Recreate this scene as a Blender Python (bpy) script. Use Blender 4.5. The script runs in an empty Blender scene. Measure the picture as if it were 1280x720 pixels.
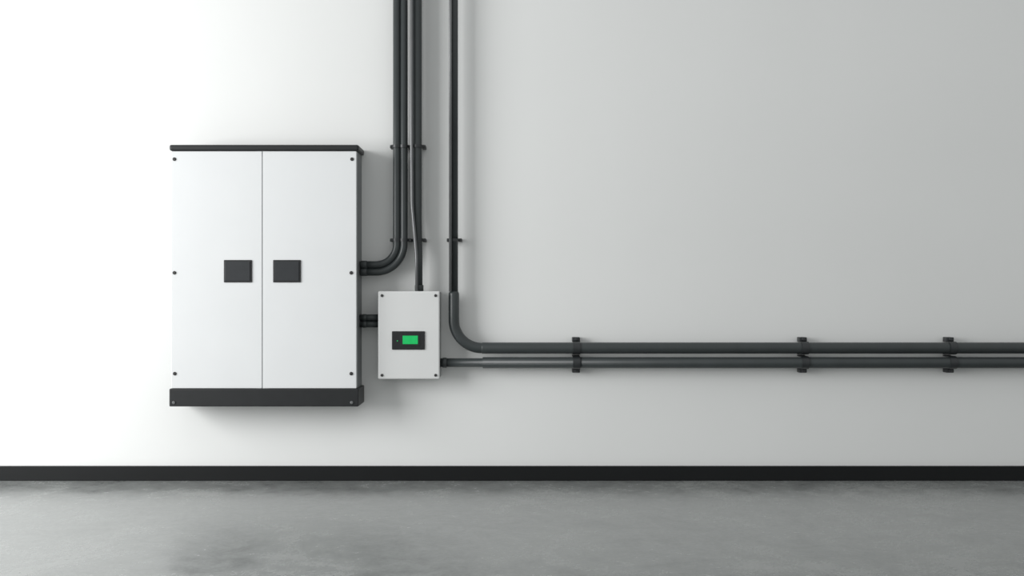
import bpy, bmesh, math
from mathutils import Vector
S=bpy.context.scene
D=5.0; PPM=250.0; CH=0.96
def X(px,d=0): return (px-640)/PPM*(D-d)/D
def Z(py,d=0): return CH+(360-py)/PPM*(D-d)/D
def W(n,d=0): return n/PPM*(D-d)/D
BK=-0.0015   # back plane of everything mounted on the wall

# ---------- materials
def mat(name,col,rough=0.5,metal=0,var=0.06,scale=8,bump=0.0,bscale=200,emit=None,spec=0.5):
    m=bpy.data.materials.new(name); m.use_nodes=True
    nt=m.node_tree; b=nt.nodes['Principled BSDF']
    tc=nt.nodes.new('ShaderNodeTexCoord'); n=nt.nodes.new('ShaderNodeTexNoise')
    n.inputs['Scale'].default_value=scale; n.inputs['Detail'].default_value=5
    nt.links.new(tc.outputs['Object'],n.inputs['Vector'])
    r=nt.nodes.new('ShaderNodeValToRGB')
    r.color_ramp.elements[0].position=.3; r.color_ramp.elements[1].position=.7
    r.color_ramp.elements[0].color=(*[c*(1-var) for c in col],1)
    r.color_ramp.elements[1].color=(*[min(1,c*(1+var)) for c in col],1)
    nt.links.new(n.outputs['Fac'],r.inputs['Fac']); nt.links.new(r.outputs['Color'],b.inputs['Base Color'])
    b.inputs['Roughness'].default_value=rough; b.inputs['Metallic'].default_value=metal
    b.inputs['Specular IOR Level'].default_value=spec
    if bump:
        n2=nt.nodes.new('ShaderNodeTexNoise'); n2.inputs['Scale'].default_value=bscale
        nt.links.new(tc.outputs['Object'],n2.inputs['Vector'])
        bp=nt.nodes.new('ShaderNodeBump'); bp.inputs['Strength'].default_value=bump; bp.inputs['Distance'].default_value=.002
        nt.links.new(n2.outputs['Fac'],bp.inputs['Height']); nt.links.new(bp.outputs['Normal'],b.inputs['Normal'])
    if emit:
        b.inputs['Emission Color'].default_value=(*emit[0],1); b.inputs['Emission Strength'].default_value=emit[1]
    return m
M_wall=mat('painted_plaster',(.775,.785,.775),.75,var=.012,scale=1.3,bump=.12,bscale=120,spec=.2)
M_white=mat('white_powder_coat',(.70,.715,.72),.45,var=.01,scale=5,bump=.05,bscale=400,spec=.4)
M_side=mat('cabinet_side_grey',(.17,.18,.185),.5,var=.03)
M_core=mat('cabinet_gap_grey',(.44,.45,.455),.5,var=.03)
M_black=mat('charcoal_plastic',(.014,.0155,.0165),.45,var=.1,scale=20,bump=.1,bscale=300,spec=.4)
M_pipe=mat('graphite_conduit',(.038,.045,.046),.36,var=.08,scale=12,spec=.42)
M_pipeL=mat('galvanised_conduit',(.16,.165,.168),.38,metal=.4,var=.08,scale=12)
M_clamp=mat('clamp_metal',(.022,.025,.027),.4,var=.1)
M_screw=mat('screw_steel',(.05,.05,.05),.4,metal=.5)
M_base=mat('baseboard_black',(.0065,.0075,.008),.6,var=.1,scale=3,spec=.25)
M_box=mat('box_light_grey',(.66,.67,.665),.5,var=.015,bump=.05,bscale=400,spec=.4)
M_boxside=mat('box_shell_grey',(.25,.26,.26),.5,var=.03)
M_disp=mat('display_glass',(.010,.012,.013),.2,var=.05)
M_green=mat('green_lcd',(.01,.25,.07),.4,var=.15,scale=60,emit=((.005,.50,.11),.5),spec=.3)
M_latch=mat('latch_plastic',(.024,.027,.030),.5,var=.08,scale=30,spec=.35)
M_lat2=mat('latch_rim',(.012,.013,.014),.4)

def floor_mat():
    m=bpy.data.materials.new('polished_concrete'); m.use_nodes=True
    nt=m.node_tree; b=nt.nodes['Principled BSDF']; L=nt.links.new
    tc=nt.nodes.new('ShaderNodeTexCoord')
    def noise(s,det=8,rough=.6,dist=0):
        n=nt.nodes.new('ShaderNodeTexNoise'); n.inputs['Scale'].default_value=s
        n.inputs['Detail'].default_value=det; n.inputs['Roughness'].default_value=rough; n.inputs['Distortion'].default_value=dist
        L(tc.outputs['Object'],n.inputs['Vector']); return n
    a=noise(1.6,6,.6,.6); c=noise(8,10,.72,.4); f=noise(60,6,.7)
    def math_(op,x,y):
        k=nt.nodes.new('ShaderNodeMath'); k.operation=op
        for i,v in enumerate((x,y)):
            if isinstance(v,(int,float)): k.inputs[i].default_value=v
            else: L(v,k.inputs[i])
        return k.outputs[0]
    s=math_('ADD',math_('MULTIPLY',a.outputs['Fac'],.42),math_('ADD',math_('MULTIPLY',c.outputs['Fac'],.40),math_('MULTIPLY',f.outputs['Fac'],.18)))
    r=nt.nodes.new('ShaderNodeValToRGB'); e=r.color_ramp.elements
    e[0].position=.38; e[0].color=(.160,.169,.165,1); e[1].position=.62; e[1].color=(.295,.307,.30,1)
    L(s,r.inputs['Fac']); L(r.outputs['Color'],b.inputs['Base Color'])
    r2=nt.nodes.new('ShaderNodeMapRange'); r2.inputs['From Min'].default_value=.38;r2.inputs['From Max'].default_value=.62
    r2.inputs['To Min'].default_value=.16; r2.inputs['To Max'].default_value=.32
    L(s,r2.inputs['Value']); L(r2.outputs[0],b.inputs['Roughness'])
    b.inputs['Specular IOR Level'].default_value=.7
    bp=nt.nodes.new('ShaderNodeBump'); bp.inputs['Strength'].default_value=.12; bp.inputs['Distance'].default_value=.003
    L(c.outputs['Fac'],bp.inputs['Height']); L(bp.outputs['Normal'],b.inputs['Normal'])
    return m
M_floor=floor_mat()

# ---------- mesh helpers
def newobj(name,bm,m,parent=None,smooth=False):
    me=bpy.data.meshes.new(name); bmesh.ops.recalc_face_normals(bm,faces=bm.faces); bm.to_mesh(me); bm.free()
    me.materials.append(m)
    if smooth:
        for p in me.polygons: p.use_smooth=True
    o=bpy.data.objects.new(name,me); S.collection.objects.link(o)
    if parent: o.parent=parent
    return o
def bm_box(bm,x0,x1,y0,y1,z0,z1,bev=0,seg=3):
    r=bmesh.ops.create_cube(bm,size=1)
    vs=r['verts']
    for v in vs:
        v.co=Vector(((x0+x1)/2+v.co.x*(x1-x0),(y0+y1)/2+v.co.y*(y1-y0),(z0+z1)/2+v.co.z*(z1-z0)))
    if bev:
        es=set(e for v in vs for e in v.link_edges)
        bmesh.ops.bevel(bm,geom=list(es),offset=bev,segments=seg,affect='EDGES',profile=.5)
def box(name,x0,x1,y0,y1,z0,z1,m,parent=None,bev=0,seg=3):
    bm=bmesh.new(); bm_box(bm,x0,x1,y0,y1,z0,z1,bev,seg); return newobj(name,bm,m,parent)
def empty(name,loc=(0,0,0)):
    o=bpy.data.objects.new(name,None); o.empty_display_size=.1; S.collection.objects.link(o); return o
def fillet(pts,r,n=14):
    pts=[Vector(p) for p in pts]; out=[pts[0]]
    for i in range(1,len(pts)-1):
        a=(pts[i-1]-pts[i]); b=(pts[i+1]-pts[i]); an=a.normalized(); bn=b.normalized()
        ang=an.angle(bn)
        if ang>math.pi-.001: out.append(pts[i]); continue
        t=r/math.tan(ang/2); t=min(t,a.length*.49 if i>1 else a.length*.95,b.length*.49 if i<len(pts)-2 else b.length*.95); rr=t*math.tan(ang/2)
        c=pts[i]+(an+bn).normalized()*(rr/math.sin(ang/2))
        s=pts[i]+an*t-c; e=pts[i]+bn*t-c; tot=s.angle(e)
        for k in range(n+1):
            f=k/n; out.append(c+(s*math.sin((1-f)*tot)+e*math.sin(f*tot))/math.sin(tot))
    out.append(pts[-1]); return out
def bm_tube(bm,path,rad,n=24):
    path=[Vector(p) for p in path]; rings=[]
    for i,p in enumerate(path):
        t=(path[min(i+1,len(path)-1)]-path[max(i-1,0)]).normalized()
        ref=Vector((0,1,0)) if abs(t.y)<.9 else Vector((0,0,1))
        u=t.cross(ref).normalized(); v=u.cross(t).normalized()
        rr=rad[i] if isinstance(rad,(list,tuple)) else rad
        rings.append([bm.verts.new(p+(u*math.cos(a)+v*math.sin(a))*rr) for a in [2*math.pi*k/n for k in range(n)]])
    for a,b in zip(rings,rings[1:]):
        for k in range(n):
            f=bm.faces.new((a[k],a[(k+1)%n],b[(k+1)%n],b[k])); f.smooth=True
    bm.faces.new(rings[0]); bm.faces.new(rings[-1])
def tube(name,path,rad,m,parent=None,n=24):
    bm=bmesh.new(); bm_tube(bm,path,rad,n); return newobj(name,bm,m,parent)
def bm_screw(bm,x,z,yf,r=.009,t=.005):
    bm_tube(bm,[(x,yf+.001,z),(x,yf-t*.6,z),(x,yf-t,z)],[r,r,r*.7],16)

# ---------- room
box('floor',-7,7,-8,.2,-.1,0,M_floor)
box('wall_back',-7,7,0,.2,0,3.8,M_wall)
box('baseboard_back',-7,7,-.022,0,0,Z(583,.02),M_base,bev=.003)

# ---------- cabinet
cab=empty('electrical_cabinet')
d=.18
xl,xr=X(214,d),X(445.5,d)
xm=X(328,d); g=.0022
box('body',xl+.004,xr-.001,-d+.022,BK,Z(487,d)-.005,Z(187,d)+.005,M_side,cab,bev=.004)
box('door_mullion',xm-.03,xm+.03,-d+.0045,-d+.0225,Z(486,d),Z(188.8,d),M_core,cab)
box('door_left',xl,xm-g,-d,-d+.0215,Z(485.5,d),Z(189,d),M_white,cab,bev=.0025)
box('door_right',xm+g,xr,-d,-d+.0215,Z(485.5,d),Z(189,d),M_white,cab,bev=.0025)
box('top_cap',X(212,d),X(447,d)+.006,-d-.008,BK,Z(188.5,d),Z(181,d),M_black,cab,bev=.009,seg=4)
box('base_plinth',X(212,d),X(447,d)+.006,-d-.008,BK,Z(508,d),Z(485.8,d),M_black,cab,bev=.005)
bm=bmesh.new()
for px,py in [(216.5,199),(440,199),(216.5,341),(439,341),(217,467),(439,467)]:
    bm_screw(bm,X(px+ (1.5 if px<300 else 0),d),Z(py,d),-d,.0085)
newobj('door_screws',bm,M_screw,cab)
bm=bmesh.new()
for px in (218,440): bm_screw(bm,X(px,d),Z(503,d),-d-.008,.008)
newobj('base_screws',bm,M_pipeL,cab)
for i,(a,b) in enumerate([(280,315),(341.5,376)]):
    box('latch_rim_%d'%(i+1),X(a,d),X(b,d),-d-.006,-d+.002,Z(353,d),Z(325,d),M_lat2,cab,bev=.003)
    box('latch_handle_%d'%(i+1),X(a+1.8,d),X(b-1.8,d),-d-.009,-d-.004,Z(351.2,d),Z(326.8,d),M_latch,cab,bev=.002)

# ---------- junction box
jb=empty('junction_box'); d=.12
x0,x1,z0,z1=X(472.5,d),X(549.5,d),Z(474,d),Z(364,d)
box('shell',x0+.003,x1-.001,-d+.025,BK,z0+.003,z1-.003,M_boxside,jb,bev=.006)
box('lid',x0,x1,-d,-d+.0245,z0,z1,M_box,jb,bev=.006)
box('display_bezel',X(490,d),X(531,d),-d-.006,-d+.002,Z(437,d),Z(414,d),M_disp,jb,bev=.003)
box('display_frame',X(501,d),X(525,d),-d-.008,-d-.005,Z(432.5,d),Z(417.3,d),M_black,jb,bev=.001)
box('green_screen',X(503.5,d),X(522.5,d),-d-.0095,-d-.0078,Z(430,d),Z(419.5,d),M_green,jb,bev=.0005)
bm=bmesh.new()
bm_screw(bm,X(497,d),Z(426,d),-d-.006,.003,.003)
newobj('button',bm,M_green,jb)
bm=bmesh.new()
for px in (477.5,544.5):
    for py in (369.5,469): bm_screw(bm,X(px,d),Z(py,d),-d,.007)
newobj('lid_screws',bm,M_screw,jb)

# ---------- conduits
TOP=3.8; RIGHT=6.9
def collar(bm,p,axis,r,l):
    p=Vector(p); a=Vector(axis)
    bm_tube(bm,[p-a*l/2,p-a*l*.42,p+a*l*.42,p+a*l/2],[r*.93,r,r,r*.93],24)
cd=.065; d=cd
# cabinet feed pair
for nm,vx,hz in (('a',496,331),('b',505,340)):
    r=W(4.7,d)
    bm=bmesh.new()
    rad=W(26,d) if nm=='a' else W(35,d)
    bm_tube(bm,fillet([(X(vx,d),-d,TOP),(X(vx,d),-d,Z(hz,d)),(X(446,.18)+.0,-d,Z(hz,d))],rad,20),r)
    collar(bm,(X(455,d),-d,Z(hz,d)),(1,0,0),r*1.10,.03)
    newobj('cabinet_conduit',bm,M_pipe)
# box riser
pts=[(X(521.5,d),-d,TOP),(X(521.5,d),-d,Z(270,d)),(X(524,d),-d,Z(320,d)),(X(524,d),-d,Z(366,.12))]
path=fillet(pts,.5,8)
rad=[W(6,d)-W(1.8,d)*max(0,min(1,(Z(262,d)-p.z)/.22)) for p in path]
bm=bmesh.new()
bm_tube(bm,path,rad); collar(bm,(X(524,d),-d,Z(360,.12)),(0,0,1),W(5.5,d),.03)
newobj('box_conduit',bm,M_pipe)
# thin grey cable in front
d2=cd+.03
pc=[(X(514.5,d2),-d2,TOP),(X(514.5,d2),-d2,Z(180,d2)),(X(515,d2),-d2,Z(255,d2)),(X(520.5,d2),-d2,Z(318,d2)),(X(521,d2),-d2,Z(365.5,.12))]
tube('grey_cable',fillet(pc,.6,8),W(1.9,d2),M_pipeL,n=16)
# run from ceiling turning right
bm=bmesh.new()
r1=W(5.2,d); r2=W(7,d); rb=W(6.6,d)
zh=Z(435,d); zh2=Z(453.3,d)
bm_tube(bm,[(X(567.3,d),-d,TOP),(X(567.3,d),-d,Z(370,d))],r1)
p=fillet([(X(567.3,d),-d,Z(364,d)),(X(567.3,d),-d,zh),(X(604,d),-d,zh)],W(35,d),24)
p.insert(1,p[0]+Vector((0,0,-.012)))
bm_tube(bm,p,[W(5.4,d)]+[rb]*(len(p)-1))
bm_tube(bm,[(X(602,d),-d,zh),(X(603,d),-d,zh),(RIGHT,-d,zh)],[rb,r2,r2])
newobj('conduit_run',bm,M_pipe)
tube('riser_highlight',[(X(563,d+.028),-d-.028,TOP),(X(563,d+.028),-d-.028,Z(364,d))],W(1.9,d),M_pipeL,n=16)  # pale tube added as the lit highlight along the riser's left side
bm=bmesh.new()
bm_tube(bm,[(X(549,.12)-.001,-d,zh2),(X(603,d),-d,zh2),(X(603,d)+.003,-d,zh2),(RIGHT,-d,zh2)],[W(5.5,d),W(5.5,d),W(7,d),W(7,d)])
collar(bm,(X(556,d),-d,zh2),(1,0,0),W(6.3,d),.02)
newobj('conduit_run',bm,M_pipe)
# link between cabinet and box
bm=bmesh.new()
for py in (397,405.2):
    bm_tube(bm,[(X(445.5,.18)-.001,-d,Z(py,d)),(X(473,.12)+.002,-d,Z(py,d))],W(4.1,d))
    collar(bm,(X(456,d),-d,Z(py,d)),(1,0,0),W(4.5,d),.02)
newobj('link_conduit',bm,M_pipe)

# ---------- clamps (hollow straps that wrap each pipe)
def bm_saddle(bm,c,axis,r,w,tab,dd):
    n=16; t=.004
    c=Vector(c); ax=Vector(axis); side=Vector((0,0,1)) if ax.x else Vector((1,0,0))
    R=r+t; ri=r+.0006; y0=-BK
    o=[(R+tab,y0),(R+tab,.012),(R,.012)]+[(R*math.cos(math.pi*k/n),dd+R*math.sin(math.pi*k/n)) for k in range(n+1)]+[(-R,.012),(-R-tab,.012),(-R-tab,y0)]
    i_=[(ri,y0),(ri,.011),(ri,.0125)]+[(ri*math.cos(math.pi*k/n),dd+ri*math.sin(math.pi*k/n)) for k in range(n+1)]+[(-ri,.0125),(-ri,.011),(-ri,y0)]
    def ring(pr,s): return [bm.verts.new(c+side*a+Vector((0,-h,0))+ax*w*s) for a,h in pr]
    o0,o1,i0,i1=ring(o,-.5),ring(o,.5),ring(i_,-.5),ring(i_,.5)
    for k in range(len(o)-1):
        bm.faces.new((o0[k],o0[k+1],o1[k+1],o1[k])); bm.faces.new((i0[k],i0[k+1],i1[k+1],i1[k]))
        bm.faces.new((o0[k],o0[k+1],i0[k+1],i0[k])); bm.faces.new((o1[k],o1[k+1],i1[k+1],i1[k]))
    for k in (0,-1): bm.faces.new((o0[k],o1[k],i1[k],i0[k]))
def bolt(bm,c,dd,r=.008):
    c=Vector(c); bm_tube(bm,[c,c+Vector((0,-dd,0)),c+Vector((0,-dd-.003,0))],[r,r,r*.7],12)
for px in (720.5,1005.5,1190):
    bm=bmesh.new(); x=X(px,d)
    for z in (zh,zh2): bm_saddle(bm,(x,0,z),(1,0,0),W(7,d),.036,.003,d)
    for z in (zh+W(10.6,d),zh2-W(10.6,d)):
        bm_box(bm,x-.019,x+.019,-.045,BK,z-.010,z+.010,.003,2)
        bolt(bm,(x,-.042,z),.008)
    newobj('pipe_clamp',bm,M_clamp)
def vclamp(items,tabs,py):
    bm=bmesh.new(); z=Z(py,d)
    for px,rr in items: bm_saddle(bm,(X(px,d),0,z),(0,0,1),W(rr,d),.014,.002,d)
    for px in tabs:
        bm_box(bm,X(px,d)-.009,X(px,d)+.009,-.06,BK,z-.008,z+.008,.003,2)
        bolt(bm,(X(px,d),-.055,z),.010)
    newobj('pipe_clamp',bm,M_clamp)
vclamp([(496,4.7),(505,4.7),(521.5,6)],[489.5,512.5,529.5],183)
vclamp([(496,4.7),(505,4.7),(522.5,5.6)],[489.5,512.5,530],300)
vclamp([(567.3,5.2)],[560.5,575],300)

# ---------- lights
def area(name,loc,target,sx,sy,e,col=(1,1,1)):
    l=bpy.data.lights.new(name,'AREA'); l.shape='RECTANGLE'; l.size=sx; l.size_y=sy; l.energy=e; l.color=col
    o=bpy.data.objects.new(name,l); S.collection.objects.link(o); o.location=loc
    o.rotation_euler=(Vector(target)-Vector(loc)).to_track_quat('-Z','Y').to_euler(); return o
area('window_light',(-4.9,-2.6,1.8),(-1.9,0,1.2),2.8,2.6,255)
w=bpy.data.worlds.new('soft_studio'); S.world=w; w.use_nodes=True
w.node_tree.nodes['Background'].inputs[0].default_value=(.975,.99,.99,1)
w.node_tree.nodes['Background'].inputs[1].default_value=.645

S.view_settings.view_transform='Standard'; S.view_settings.look='None'
c=bpy.data.cameras.new('camera'); co=bpy.data.objects.new('camera',c); S.collection.objects.link(co)
c.sensor_width=36; c.lens=36*(PPM*D)/1280
co.location=(0,-D,CH); co.rotation_euler=(math.pi/2,0,0)
S.camera=co
